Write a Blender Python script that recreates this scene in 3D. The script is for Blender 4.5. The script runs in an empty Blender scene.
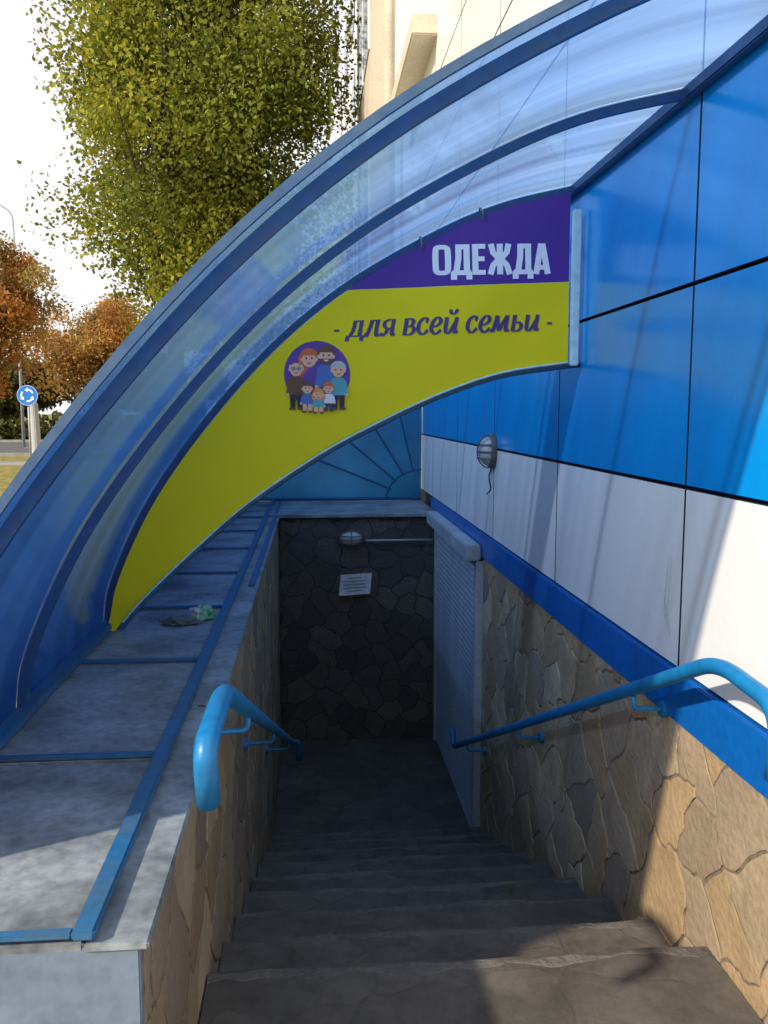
import bpy, bmesh, math, random
import numpy as np
from mathutils import Vector, Matrix
R=math.radians
sc=bpy.context.scene
COL=sc.collection
H=1.5
random.seed(7); np.random.seed(7)

# ---------------------------------------------------------------- helpers
def newmesh(name, verts, faces, mats=None, parent=None, midx=None, smooth=False, cols=None, **props):
    me=bpy.data.meshes.new(name)
    me.from_pydata([tuple(v) for v in verts],[],[tuple(f) for f in faces])
    if mats:
        for m in (mats if isinstance(mats,(list,tuple)) else [mats]): me.materials.append(m)
    if midx is not None: me.polygons.foreach_set('material_index',midx)
    if smooth: me.polygons.foreach_set('use_smooth',[True]*len(me.polygons))
    if cols is not None:
        ca=me.color_attributes.new('Col','FLOAT_COLOR','CORNER')
        arr=[]
        for p in me.polygons:
            c=cols[p.index]
            for _ in range(p.loop_total): arr.extend((c[0],c[1],c[2],1))
        ca.data.foreach_set('color',arr)
    me.update()
    o=bpy.data.objects.new(name,me); COL.objects.link(o)
    if parent: o.parent=parent
    for k,v in props.items(): o[k]=v
    return o
def empty(name,loc=(0,0,0),**props):
    o=bpy.data.objects.new(name,None); o.location=loc; o.empty_display_size=.2; COL.objects.link(o)
    for k,v in props.items(): o[k]=v
    return o
class MB:
    def __init__(s): s.v=[];s.f=[];s.m=[];s.c=[]
    def add(s,v,f,m=0,c=(1,1,1)):
        b=len(s.v); s.v+= [tuple(x) for x in v]
        for q in f: s.f.append(tuple(b+i for i in q)); s.m.append(m); s.c.append(c)
    def box(s,x0,x1,y0,y1,z0,z1,m=0,bev=0.0):
        bm=bmesh.new(); bmesh.ops.create_cube(bm,size=1)
        for v in bm.verts:
            v.co=Vector(((x0+x1)/2+v.co.x*(x1-x0),(y0+y1)/2+v.co.y*(y1-y0),(z0+z1)/2+v.co.z*(z1-z0)))
        if bev>0: bmesh.ops.bevel(bm,geom=bm.edges[:],offset=bev,segments=2,affect='EDGES')
        s.bm(bm,m)
    def bm(s,bm,m=0):
        bm.verts.ensure_lookup_table(); bm.verts.index_update()
        s.add([v.co[:] for v in bm.verts],[[v.index for v in f.verts] for f in bm.faces],m); bm.free()
    def tube(s,pts,r,n=12,m=0,cap=True):
        pts=[Vector(p) for p in pts]; rr=r if isinstance(r,(list,tuple)) else [r]*len(pts)
        vs=[];fs=[]
        t0=(pts[1]-pts[0]).normalized()
        up=Vector((0,0,1)) if abs(t0.z)<.9 else Vector((1,0,0))
        a=t0.cross(up).normalized(); 
        for i,p in enumerate(pts):
            t=(pts[min(i+1,len(pts)-1)]-pts[max(i-1,0)]).normalized()
            a=(a-t*a.dot(t)).normalized(); b=t.cross(a)
            for k in range(n):
                th=2*math.pi*k/n; vs.append(p+(a*math.cos(th)+b*math.sin(th))*rr[i])
        for i in range(len(pts)-1):
            for k in range(n):
                k2=(k+1)%n; fs.append((i*n+k,i*n+k2,(i+1)*n+k2,(i+1)*n+k))
        if cap: fs.append(tuple(range(n))[::-1]); fs.append(tuple((len(pts)-1)*n+k for k in range(n)))
        s.add(vs,fs,m)
    def obj(s,name,mats,parent=None,smooth=False,usecol=False,**p):
        return newmesh(name,s.v,s.f,mats,parent,s.m,smooth,s.c if usecol else None,**p)
def boxobj(name,x0,x1,y0,y1,z0,z1,mat,parent=None,bev=.004,**p):
    b=MB(); b.box(x0,x1,y0,y1,z0,z1,0,bev); return b.obj(name,mat,parent,**p)
def catmull(P,n=8,closed=False):
    P=[Vector(p) for p in P]; out=[]
    N=len(P)
    if N==2: return [P[0].lerp(P[1],i/n) for i in range(n+1)]
    rng=N if closed else N-1
    for i in range(rng):
        if closed: p0,p1,p2,p3=P[(i-1)%N],P[i],P[(i+1)%N],P[(i+2)%N]
        else:
            p1,p2=P[i],P[i+1]; p0=P[i-1] if i>0 else p1*2-p2; p3=P[i+2] if i+2<N else p2*2-p1
        for k in range(n):
            t=k/n; out.append(.5*((2*p1)+(p2-p0)*t+(2*p0-5*p1+4*p2-p3)*t*t+(3*p1-p0-3*p2+p3)*t**3))
    out.append(P[0] if closed else P[-1]); return out
def roundpath(P,r=.08,n=6):
    P=[Vector(p) for p in P]; out=[P[0]]
    for i in range(1,len(P)-1):
        a=(P[i-1]-P[i]); b=(P[i+1]-P[i]); rr=min(r,a.length*.48,b.length*.48)
        s=P[i]+a.normalized()*rr; e=P[i]+b.normalized()*rr
        for k in range(n+1):
            t=k/n; out.append(s*(1-t)**2+P[i]*2*t*(1-t)+e*t*t)
    out.append(P[-1]); return out

# ---------------------------------------------------------------- materials
def nodes(m):
    m.use_nodes=True; nt=m.node_tree; nt.nodes.clear(); return nt,nt.nodes,nt.links
def paint(name,col,rough=.4,dirt=.25,scale=3.,metal=0.,bump=.05,dirtcol=None,streak=None,attr=False,spec=.5,fine=40,finemix=.35,transl=0.):
    m=bpy.data.materials.new(name); nt,N,L=nodes(m)
    out=N.new('ShaderNodeOutputMaterial'); b=N.new('ShaderNodeBsdfPrincipled')
    tc=N.new('ShaderNodeTexCoord'); mp=N.new('ShaderNodeMapping'); L.new(tc.outputs['Object'],mp.inputs[0])
    if streak: mp.inputs['Scale'].default_value=streak
    n1=N.new('ShaderNodeTexNoise'); n1.inputs['Scale'].default_value=scale; n1.inputs['Detail'].default_value=5; n1.inputs['Roughness'].default_value=.65
    L.new(mp.outputs[0],n1.inputs[0])
    n2=N.new('ShaderNodeTexNoise'); n2.inputs['Scale'].default_value=fine; n2.inputs['Detail'].default_value=3; L.new(tc.outputs['Object'],n2.inputs[0])
    cr=N.new('ShaderNodeValToRGB'); cr.color_ramp.elements[0].position=.38; cr.color_ramp.elements[1].position=.68; L.new(n1.outputs[0],cr.inputs[0])
    mx=N.new('ShaderNodeMix'); mx.data_type='RGBA'
    ml=N.new('ShaderNodeMath'); ml.operation='MULTIPLY'; ml.inputs[1].default_value=dirt; L.new(cr.outputs[0],ml.inputs[0]); L.new(ml.outputs[0],mx.inputs[0])
    if attr:
        at=N.new('ShaderNodeAttribute'); at.attribute_name='Col'
        mm=N.new('ShaderNodeMix'); mm.data_type='RGBA'; mm.blend_type='MULTIPLY'; mm.inputs[0].default_value=1
        L.new(at.outputs[0],mm.inputs[6]); mm.inputs[7].default_value=(*col,1); L.new(mm.outputs[2],mx.inputs[6])
    else: mx.inputs[6].default_value=(*col,1)
    dc=dirtcol or tuple(c*.45 for c in col); mx.inputs[7].default_value=(*dc,1)
    m2=N.new('ShaderNodeMix'); m2.data_type='RGBA'; m2.blend_type='MULTIPLY'; m2.inputs[0].default_value=finemix
    L.new(mx.outputs[2],m2.inputs[6])
    cr2=N.new('ShaderNodeValToRGB'); cr2.color_ramp.elements[0].position=.3; cr2.color_ramp.elements[0].color=(.45,.45,.45,1);cr2.color_ramp.elements[1].position=.6
    L.new(n2.outputs[0],cr2.inputs[0]); L.new(cr2.outputs[0],m2.inputs[7]); L.new(m2.outputs[2],b.inputs['Base Color'])
    mr=N.new('ShaderNodeMapRange'); mr.inputs[3].default_value=rough*.8; mr.inputs[4].default_value=min(1,rough*1.5); L.new(n1.outputs[0],mr.inputs[0]); L.new(mr.outputs[0],b.inputs['Roughness'])
    b.inputs['Metallic'].default_value=metal; b.inputs['Specular IOR Level'].default_value=spec
    bp=N.new('ShaderNodeBump'); bp.inputs['Strength'].default_value=bump; bp.inputs['Distance'].default_value=.02
    ad=N.new('ShaderNodeMath'); ad.operation='ADD'; L.new(n1.outputs[0],ad.inputs[0]); L.new(n2.outputs[0],ad.inputs[1]); L.new(ad.outputs[0],bp.inputs['Height']); L.new(bp.outputs[0],b.inputs['Normal'])
    if transl>0:
        t=N.new('ShaderNodeBsdfTranslucent'); L.new(m2.outputs[2],t.inputs[0]); x=N.new('ShaderNodeMixShader'); x.inputs[0].default_value=transl
        L.new(b.outputs[0],x.inputs[1]); L.new(t.outputs[0],x.inputs[2]); L.new(x.outputs[0],out.inputs[0])
    else: L.new(b.outputs[0],out.inputs[0])
    return m
def flat(name,col,rough=.5):
    return paint(name,col,rough,dirt=.08,scale=5,bump=.005,finemix=.1)
M_blue=paint('blue_cladding',(.0,.31,.76),.15,.45,1.1,bump=.008,dirtcol=(.01,.19,.54),streak=(1,1,.35),finemix=.1,spec=.7)
M_white=paint('white_cladding',(.82,.81,.78),.22,.2,1.4,bump=.006,dirtcol=(.70,.70,.70),streak=(1,1,.3),finemix=.06)
M_trim=paint('blue_trim',(.004,.13,.48),.3,.3,4,bump=.03)
M_dark=paint('dark_gap',(.02,.035,.06),.8,.2)
M_stone=paint('warm_flagstone',(1,1,1),.85,.45,5,bump=.28,attr=True,dirtcol=(.17,.12,.07),fine=45,finemix=.28)
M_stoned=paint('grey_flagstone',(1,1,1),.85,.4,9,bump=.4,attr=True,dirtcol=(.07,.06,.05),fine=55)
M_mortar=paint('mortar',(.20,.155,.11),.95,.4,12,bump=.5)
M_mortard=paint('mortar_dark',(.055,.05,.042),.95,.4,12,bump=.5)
M_tube=paint('blue_tube_paint',(.02,.13,.29),.42,.65,9,bump=.08,dirtcol=(.07,.11,.15))
M_rib=paint('rib_paint',(.010,.065,.21),.40,.6,7,bump=.05,dirtcol=(.04,.09,.16))
M_edge=paint('edge_profile_paint',(.03,.09,.22),.45,.6,7,bump=.05,dirtcol=(.09,.14,.20))
M_rail=paint('handrail_paint',(.008,.20,.46),.34,.5,9,bump=.06,dirtcol=(.01,.11,.28))
M_coping=paint('coping_metal',(.36,.39,.405),.42,.9,4,metal=.1,bump=.12,dirtcol=(.10,.11,.115),finemix=.55)
M_front=paint('parapet_front',(.20,.25,.33),.5,.5,3,bump=.06)
M_conc=paint('concrete',(.18,.165,.145),.9,.5,4,bump=.4)
M_nose=paint('step_nosing_stone',(.15,.13,.108),.85,.8,6,bump=.5,dirtcol=(.075,.066,.055))
M_yellow=paint('banner_yellow',(.98,.77,.0),.5,.05,1.5,bump=.01,dirtcol=(.88,.66,.0),fine=12,finemix=.04,transl=.3)
M_purple=paint('banner_purple',(.10,.03,.30),.45,.08,2,bump=.01,finemix=.08,transl=.2)
M_letw=flat('letter_white',(.85,.85,.88)); M_letp=flat('letter_purple',(.08,.045,.17))
M_lamp=paint('lamp_plastic',(.55,.55,.52),.35,.3,10,bump=.02); M_lampm=paint('lamp_metal',(.12,.12,.12),.5,.3,10)
M_paper=paint('paper',(.78,.80,.82),.8,.1,5,bump=.02)
M_shut=paint('shutter_paint',(.44,.49,.53),.45,.4,4,bump=.03,streak=(1,1,.3))
M_post=paint('pale_strip',(.50,.72,.80),.4,.2,5)
M_galv=paint('galvanised',(.50,.51,.52),.5,.4,4,metal=.2)

def stairmat():
    m=bpy.data.materials.new('stair_stone'); nt,N,L=nodes(m)
    out=N.new('ShaderNodeOutputMaterial'); b=N.new('ShaderNodeBsdfPrincipled'); L.new(b.outputs[0],out.inputs[0])
    tc=N.new('ShaderNodeTexCoord')
    nz=N.new('ShaderNodeTexNoise'); nz.inputs['Scale'].default_value=3; L.new(tc.outputs['Object'],nz.inputs[0])
    va=N.new('ShaderNodeVectorMath'); va.operation='MULTIPLY_ADD'; va.inputs[1].default_value=(.25,.25,.25); L.new(nz.outputs['Color'],va.inputs[0]); L.new(tc.outputs['Object'],va.inputs[2])
    v=N.new('ShaderNodeTexVoronoi'); v.inputs['Scale'].default_value=5.2; L.new(va.outputs[0],v.inputs[0])
    e=N.new('ShaderNodeTexVoronoi'); e.feature='DISTANCE_TO_EDGE'; e.inputs['Scale'].default_value=5.2; L.new(va.outputs[0],e.inputs[0])
    cr=N.new('ShaderNodeValToRGB'); cr.color_ramp.elements[0].color=(.118,.10,.08,1); cr.color_ramp.elements[1].color=(.155,.13,.105,1)
    sp=N.new('ShaderNodeSeparateColor'); L.new(v.outputs['Color'],sp.inputs[0]); L.new(sp.outputs[0],cr.inputs[0])
    er=N.new('ShaderNodeValToRGB'); er.color_ramp.elements[0].position=.0; er.color_ramp.elements[1].position=.05; L.new(e.outputs[0],er.inputs[0])
    mx=N.new('ShaderNodeMix'); mx.data_type='RGBA'; mx.inputs[6].default_value=(.115,.098,.08,1); L.new(er.outputs[0],mx.inputs[0]); L.new(cr.outputs[0],mx.inputs[7])
    n2=N.new('ShaderNodeTexNoise'); n2.inputs['Scale'].default_value=4.5; n2.inputs['Detail'].default_value=10; n2.inputs['Roughness'].default_value=.78; L.new(tc.outputs['Object'],n2.inputs[0])
    m2=N.new('ShaderNodeMix'); m2.data_type='RGBA'; m2.blend_type='MULTIPLY'; m2.inputs[0].default_value=.9; L.new(mx.outputs[2],m2.inputs[6])
    c2=N.new('ShaderNodeValToRGB'); c2.color_ramp.elements[0].position=.35; c2.color_ramp.elements[0].color=(.4,.38,.36,1); c2.color_ramp.elements[1].position=.65; L.new(n2.outputs[0],c2.inputs[0]); L.new(c2.outputs[0],m2.inputs[7])
    L.new(m2.outputs[2],b.inputs['Base Color']); b.inputs['Roughness'].default_value=.85
    em=N.new('ShaderNodeMath'); em.operation='MULTIPLY'; em.inputs[1].default_value=.14; L.new(er.outputs[0],em.inputs[0])
    ad=N.new('ShaderNodeMath'); ad.operation='ADD'; L.new(em.outputs[0],ad.inputs[0]); L.new(n2.outputs[0],ad.inputs[1])
    bp=N.new('ShaderNodeBump'); bp.inputs['Strength'].default_value=.5; bp.inputs['Distance'].default_value=.014; L.new(ad.outputs[0],bp.inputs['Height']); L.new(bp.outputs[0],b.inputs['Normal'])
    return m
M_stair=stairmat()
def polymat():
    m=bpy.data.materials.new('polycarbonate'); nt,N,L=nodes(m)
    out=N.new('ShaderNodeOutputMaterial')
    tc=N.new('ShaderNodeTexCoord'); mp=N.new('ShaderNodeMapping'); mp.inputs['Scale'].default_value=(.35,7,.35); L.new(tc.outputs['Object'],mp.inputs[0])
    n=N.new('ShaderNodeTexNoise'); n.inputs['Scale'].default_value=1.2; n.inputs['Detail'].default_value=4; L.new(mp.outputs[0],n.inputs[0])
    sp=N.new('ShaderNodeSeparateXYZ'); L.new(tc.outputs['Object'],sp.inputs[0])
    hg=N.new('ShaderNodeMapRange'); hg.inputs[1].default_value=.8; hg.inputs[2].default_value=2.2; hg.inputs[3].default_value=0; hg.inputs[4].default_value=1; L.new(sp.outputs[2],hg.inputs[0])  # sky brightness at the top, darker foot, painted into sheet colour by height
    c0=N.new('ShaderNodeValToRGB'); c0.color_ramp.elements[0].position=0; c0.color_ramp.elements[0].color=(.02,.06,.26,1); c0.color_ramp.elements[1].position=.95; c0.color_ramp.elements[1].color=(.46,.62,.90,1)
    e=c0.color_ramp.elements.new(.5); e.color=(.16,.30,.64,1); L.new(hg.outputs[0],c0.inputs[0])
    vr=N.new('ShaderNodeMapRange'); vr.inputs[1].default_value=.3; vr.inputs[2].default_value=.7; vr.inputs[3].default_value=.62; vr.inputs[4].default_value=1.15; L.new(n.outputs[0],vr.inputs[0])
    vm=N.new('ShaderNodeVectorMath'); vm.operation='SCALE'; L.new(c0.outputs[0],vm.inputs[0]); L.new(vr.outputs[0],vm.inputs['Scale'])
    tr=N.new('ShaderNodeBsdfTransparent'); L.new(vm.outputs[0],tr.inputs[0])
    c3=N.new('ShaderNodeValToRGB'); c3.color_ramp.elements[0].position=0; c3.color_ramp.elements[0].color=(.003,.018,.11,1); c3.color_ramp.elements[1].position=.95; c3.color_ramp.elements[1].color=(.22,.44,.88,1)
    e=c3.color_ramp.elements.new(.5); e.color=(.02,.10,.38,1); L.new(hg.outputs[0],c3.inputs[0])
    v2=N.new('ShaderNodeVectorMath'); v2.operation='SCALE'; L.new(c3.outputs[0],v2.inputs[0]); L.new(vr.outputs[0],v2.inputs['Scale'])
    tl=N.new('ShaderNodeBsdfTranslucent'); L.new(v2.outputs[0],tl.inputs[0])
    df=N.new('ShaderNodeBsdfDiffuse'); df.inputs[0].default_value=(.01,.05,.20,1)
    gl=N.new('ShaderNodeBsdfGlossy'); gl.inputs['Roughness'].default_value=.13; gl.inputs[0].default_value=(.75,.85,1,1)
    a=N.new('ShaderNodeMixShader'); a.inputs[0].default_value=.25; L.new(tl.outputs[0],a.inputs[1]); L.new(df.outputs[0],a.inputs[2])
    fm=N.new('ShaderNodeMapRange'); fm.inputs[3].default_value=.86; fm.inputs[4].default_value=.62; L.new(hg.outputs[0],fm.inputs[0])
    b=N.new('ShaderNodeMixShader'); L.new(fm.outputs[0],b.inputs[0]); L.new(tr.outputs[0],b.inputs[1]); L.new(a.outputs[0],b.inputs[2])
    fr=N.new('ShaderNodeFresnel'); fr.inputs[0].default_value=1.42
    c=N.new('ShaderNodeMixShader'); L.new(fr.outputs[0],c.inputs[0]); L.new(b.outputs[0],c.inputs[1]); L.new(gl.outputs[0],c.inputs[2])
    L.new(c.outputs[0],out.inputs[0]); return m
M_poly=polymat()
def leafmat(name):
    m=bpy.data.materials.new(name); nt,N,L=nodes(m)
    out=N.new('ShaderNodeOutputMaterial'); at=N.new('ShaderNodeAttribute'); at.attribute_name='Col'
    d=N.new('ShaderNodeBsdfDiffuse'); L.new(at.outputs[0],d.inputs[0])
    t=N.new('ShaderNodeBsdfTranslucent'); L.new(at.outputs[0],t.inputs[0])
    x=N.new('ShaderNodeMixShader'); x.inputs[0].default_value=.4; L.new(d.outputs[0],x.inputs[1]); L.new(t.outputs[0],x.inputs[2]); L.new(x.outputs[0],out.inputs[0]); return m
M_leaf=leafmat('leaf'); M_bark=paint('bark',(.08,.06,.045),.95,.5,8,bump=.8,streak=(1,1,.2))

# ---------------------------------------------------------------- flagstone cladding (real stones)
def clip(poly,p,n):
    out=[]
    for i in range(len(poly)):
        a=poly[i]; b=poly[(i+1)%len(poly)]
        da=(a-p).dot(n); db=(b-p).dot(n)
        if da<=0: out.append(a)
        if da*db<0: out.append(a+(b-a)*(da/(da-db)))
    return out
def flagstones(w,h,cell,seed,pal,mapf,name,mat,parent,gap=.0025,dmin=.002,dmax=.0055,tilt=.008,**pr):
    rnd=random.Random(seed); pts=[]
    tries=0
    while tries<4000:
        tries+=1; p=Vector((rnd.uniform(-.05,w+.05),rnd.uniform(-.05,h+.05)))
        mind=cell*rnd.choice([.45,.65,.85,1.1])
        if all((p-q).length>mind for q in pts): pts.append(p)
    def warp(p):
        return Vector((p.x+.022*math.sin(p.y*17+seed)+.012*math.sin(p.y*41+p.x*9)+.004*math.sin(p.y*97+p.x*60),p.y+.022*math.sin(p.x*15+seed*2)+.012*math.sin(p.x*37+p.y*11)+.004*math.sin(p.x*103+p.y*47)))
    mb=MB()
    for i,p in enumerate(pts):
        poly=[Vector((0,0)),Vector((w,0)),Vector((w,h)),Vector((0,h))]
        for j,q in enumerate(pts):
            if i!=j and (p-q).length<cell*4.5 and poly: poly=clip(poly,(p+q)/2,(q-p))
        if len(poly)<3: continue
        fine=[]
        for k in range(len(poly)):
            a=poly[k]; b=poly[(k+1)%len(poly)]; n=max(1,int((b-a).length/.022))
            for t in range(n): fine.append(a+(b-a)*t/n)
        fine=[warp(q) for q in fine]
        fine=[Vector((min(max(q.x,0),w),min(max(q.y,0),h))) for q in fine]
        c=sum(fine,Vector((0,0)))/len(fine)
        d=rnd.uniform(dmin,dmax); tx=rnd.uniform(-tilt,tilt); ty=rnd.uniform(-tilt,tilt)
        def inset(g,q):
            l=(q-c).length+1e-6; return c+(q-c)*max(.2,(1-g/l))
        r0=[inset(gap+rnd.uniform(0,.004),q) for q in fine]; r1=[inset(gap+.003,q) for q in fine]; r2=[inset(gap+.009,q) for q in fine]
        n=len(fine); vs=[];
        def hh(q,f): return max(.001,d*f+((q-c).x*tx+(q-c).y*ty))
        for q in r0: vs.append(mapf(q.x,q.y,0))
        for q in r1: vs.append(mapf(q.x,q.y,hh(q,.75)))
        for q in r2: vs.append(mapf(q.x,q.y,hh(q,1)+rnd.uniform(-.0005,.0005)))
        fs=[]
        for k in range(n):
            k2=(k+1)%n; fs.append((k,k2,n+k2,n+k)); fs.append((n+k,n+k2,2*n+k2,2*n+k))
        vs.append(mapf(c.x,c.y,d+.001))
        for k in range(n): fs.append((2*n+k,2*n+(k+1)%n,3*n))
        col=rnd.choice(pal); s=rnd.uniform(.8,1.15)
        mb.add(vs,fs,0,tuple(x*s for x in col))
    return mb.obj(name,mat,parent,usecol=True,**pr)
WARM=[(.48,.34,.18),(.43,.30,.16),(.50,.38,.23),(.38,.28,.18),(.40,.27,.14),(.32,.24,.16),(.47,.35,.20)]
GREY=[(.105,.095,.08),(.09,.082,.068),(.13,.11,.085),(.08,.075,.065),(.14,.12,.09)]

# ---------------------------------------------------------------- ground
def gmat(name,c1,c2,scale,c3=None,bump=.4):
    m=bpy.data.materials.new(name); nt,N,L=nodes(m)
    out=N.new('ShaderNodeOutputMaterial'); b=N.new('ShaderNodeBsdfPrincipled'); L.new(b.outputs[0],out.inputs[0]); b.inputs['Roughness'].default_value=.95
    tc=N.new('ShaderNodeTexCoord'); n=N.new('ShaderNodeTexNoise'); n.inputs['Scale'].default_value=scale; n.inputs['Detail'].default_value=10; n.inputs['Roughness'].default_value=.7; L.new(tc.outputs['Object'],n.inputs[0])
    cr=N.new('ShaderNodeValToRGB'); cr.color_ramp.elements[0].position=.35; cr.color_ramp.elements[0].color=(*c1,1); cr.color_ramp.elements[1].position=.65; cr.color_ramp.elements[1].color=(*c2,1)
    if c3: e=cr.color_ramp.elements.new(.55); e.color=(*c3,1)
    L.new(n.outputs[0],cr.inputs[0]); L.new(cr.outputs[0],b.inputs['Base Color'])
    bp=N.new('ShaderNodeBump'); bp.inputs['Strength'].default_value=bump; L.new(n.outputs[0],bp.inputs['Height']); L.new(bp.outputs[0],b.inputs['Normal']); return m
M_grass=gmat('grass',(.09,.09,.015),(.48,.33,.05),3.5,(.26,.21,.04))
M_road=gmat('asphalt',(.07,.07,.07),(.12,.118,.115),20)
M_pave=gmat('paving',(.25,.24,.22),(.36,.34,.31),8)
xs=[-300,-.275,1.04,300]; ys=[-100,.8,7.0,600]
v=[(x,y,0) for y in ys for x in xs]; f=[]
for j in range(3):
    for i in range(3):
        if i==1 and j==1: continue
        a=j*4+i; f.append((a,a+1,a+5,a+4))
newmesh('ground',v,f,M_grass,kind='structure')
newmesh('pavement',[(-1.6,-8,.004),(1.0,-8,.004),(1.0,.72,.004),(-.28,.72,.004),(-.28,1.22,.004),(-1.6,1.22,.004)],[(0,1,2,3,4,5)],M_pave,kind='structure')
newmesh('road',[(-200,30,.004),(-3,30,.004),(-3,44,.004),(-200,44,.004)],[(0,1,2,3)],M_road,kind='structure')
boxobj('kerb',-200,-3,29.8,30,-.05,.12,M_pave,None,.02,kind='structure')
boxobj('kerb.001',-200,-3,44,44.2,-.05,.12,M_pave,None,.02,kind='structure')
b=MB()
for k in range(20): b.add([(-60+k*3,36.9,.008),(-58.5+k*3,36.9,.008),(-58.5+k*3,37.05,.008),(-60+k*3,37.05,.008)],[(0,1,2,3)])
b.obj('road_marking',M_letw,kind='structure')
newmesh('footpath',[(-200,24.8,.004),(-3,24.8,.004),(-3,27,.004),(-200,27,.004)],[(0,1,2,3)],M_pave,kind='structure')

# ---------------------------------------------------------------- building
def PP(o,p):
    o.parent=p; o.matrix_parent_inverse=Matrix.Translation(-Vector(p.location)); return o
bld=empty('building',(5,3,0),label='large commercial building clad in blue and white panels',category='building')
def P(o): return PP(o,bld)
M_plaster=paint('plaster',(.76,.76,.76),.8,.3,1.5,bump=.1)
M_beige=paint('beige_plaster',(.68,.58,.45),.8,.3,2,bump=.1)
M_glass=paint('window_glass',(.04,.05,.06),.08,.2,2,spec=.8)
P(boxobj('wall',1.05,14,-6,34,-1.4,13,M_plaster,None,.0))
seams=[-3.8,-2.6,-1.4,-.2,1.0,2.2,3.4,4.62,5.82,7.0,8.2]
rows=[(-.700,-.205,M_white),(-.197,.33,M_blue),(.338,.83,M_blue),(.838,1.42,M_white),(1.428,2.0,M_white),(2.008,2.58,M_white),(2.588,3.2,M_white)]
def panel(y0,y1,z0,z1,m):
    b=MB(); n=8; vs=[];fs=[]; amp=random.uniform(-.0004,.0016)
    for i in range(n+1):
        for k in range(n+1):
            u=i/n; w=k/n; vs.append((1.0-amp*math.sin(math.pi*u)*math.sin(math.pi*w)*2,y0+(y1-y0)*u,z0+(z1-z0)*w))
    for i in range(n):
        for k in range(n): a=i*(n+1)+k; fs.append((a,a+1,a+n+2,a+n+1))
    b.add(vs,fs)
    k=[(y0,z0),(y0,z1),(y1,z1),(y1,z0)]
    b.add([(1.0,*q) for q in k]+[(1.035,*q) for q in k],[(i,(i+1)%4,4+(i+1)%4,4+i) for i in range(4)],1)
    o=b.obj('facade_panel',[m,M_dark],smooth=False)
    for p in o.data.polygons[:n*n]: p.use_smooth=True
    return P(o)
for r,(a,c,m) in enumerate(rows):
    for i in range(len(seams)-1):
        panel(seams[i]+.0055,seams[i+1]-.0055,a+H+.002,c+H-.002,m)
P(boxobj('panel_backing',1.030,1.052,-3.8,8.2,.6,H+3.2,M_dark,None,0))
P(boxobj('trim_strip',.985,1.045,-3.8,7.0,H-.845,H-.706,M_trim,None,.004))
P(flagstones(4.86-.9,2.2,.34,17,WARM,lambda x,y,d:(1.0-d,.9+x,-1.35+min(y,2.0)),'stone_cladding',M_stone,None))
P(boxobj('mortar_bed',1.0,1.045,.9,4.86,-1.35,H-.847,M_mortar,None,0))
# slim projecting column and sloping stair cheek higher on the facade
P(boxobj('cornice',.80,1.06,6.9,9.0,H+2.9,H+3.05,M_beige,None,.01))
P(boxobj('cornice',.90,1.06,7.0,9.0,H+3.05,H+5.2,M_plaster,None,.01))
P(boxobj('bay',.80,1.06,11.2,14.5,2.4,13,M_beige,None,.01))
for zz in (3.2,6.2,9.2):
    P(boxobj('window',.785,.80,11.6,14.1,zz,zz+1.9,M_glass,None,.003))
    for yy in (11.55,12.8,14.05): P(boxobj('window_frame',.77,.80,yy,yy+.08,zz-.05,zz+1.95,M_white,None,.003))
for yy in (16,20,24,28):
    for zz in (1.0,4.2,7.4,10.2): P(boxobj('window',1.03,1.06,yy,yy+2,zz,zz+1.7,M_glass,None,.003))
b=MB(); b.tube([(.90,9.9,0),(.90,9.9,13)],.06,14); P(b.obj('downpipe',M_beige,smooth=True))
sh=empty('roller_shutter',(1,5.7,-1.13),label='white roller shutter door set in the stairwell wall',category='door')
b=MB(); n=46; y0,y1=4.93,6.56; z0,z1=-1.13,H-.86; vs=[];fs=[]
for i in range(n):
    za=z0+(z1-z0)*i/n; zb=z0+(z1-z0)*(i+1)/n; k=len(vs)
    prof=[(.985,za),(.975,za+(zb-za)*.2),(.972,za+(zb-za)*.5),(.975,za+(zb-za)*.8),(.985,zb-.003),(.99,zb)]
    for x,z in prof: vs+= [(x,y0,z),(x,y1,z)]
    for q in range(len(prof)-1): a=k+q*2; fs.append((a,a+1,a+3,a+2))
b.add(vs,fs)
PP(b.obj('shutter_curtain',M_shut),sh)
PP(boxobj('shutter_box',.895,1.0-.017,4.86,6.6,H-.87,H-.775,M_shut,None,.008),sh)
PP(boxobj('jamb',.955,1.04,4.865,4.925,-1.13,H-.872,M_shut,None,.004),sh)
PP(boxobj('jamb',.955,1.04,6.53,6.59,-1.13,H-.872,M_shut,None,.004),sh)

# ---------------------------------------------------------------- parapet, far wall, stairs
XI=-.27; XO=-.77; ZP=H-.8
par=empty('parapet_wall',(-.5,4.5,0),label='low stone-clad stairwell parapet with worn grey metal coping',category='wall')
PP(boxobj('wall_core',XO+.01,XI-.002,1.26,7.7,-1.35,ZP-.02,M_mortar,None,0),par)
PP(flagstones(7.7-1.26-1.1,2.0,.29,5,[tuple(c*.8 for c in q) for q in WARM],lambda x,y,d:(XI-.002+d,1.262+x,-1.32+y),'stone_cladding',M_stone,None),par)
PP(boxobj('end_cladding',XO,XI+.0,1.24,1.258,0,ZP-.012,M_front,None,.003),par)
bars=[1.24,1.93,2.70,3.45,4.2,4.95,5.7,6.45]
for i in range(len(bars)):
    ya=bars[i]; yb=bars[i+1] if i+1<len(bars) else 7.7
    PP(boxobj('coping',XO-.02,-.355,ya+.002,yb-.002,ZP-.02,ZP+random.uniform(-.003,.002),M_coping,None,.003),par)
PP(boxobj('coping_edge',-.353,XI+.014,1.236,6.6,ZP-.016,ZP-.003,M_coping,None,.003),par)
fw=empty('stairwell_end_wall',(.3,6.8,0),label='dark grey flagstone wall closing the bottom of the stairs',category='wall')
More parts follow.
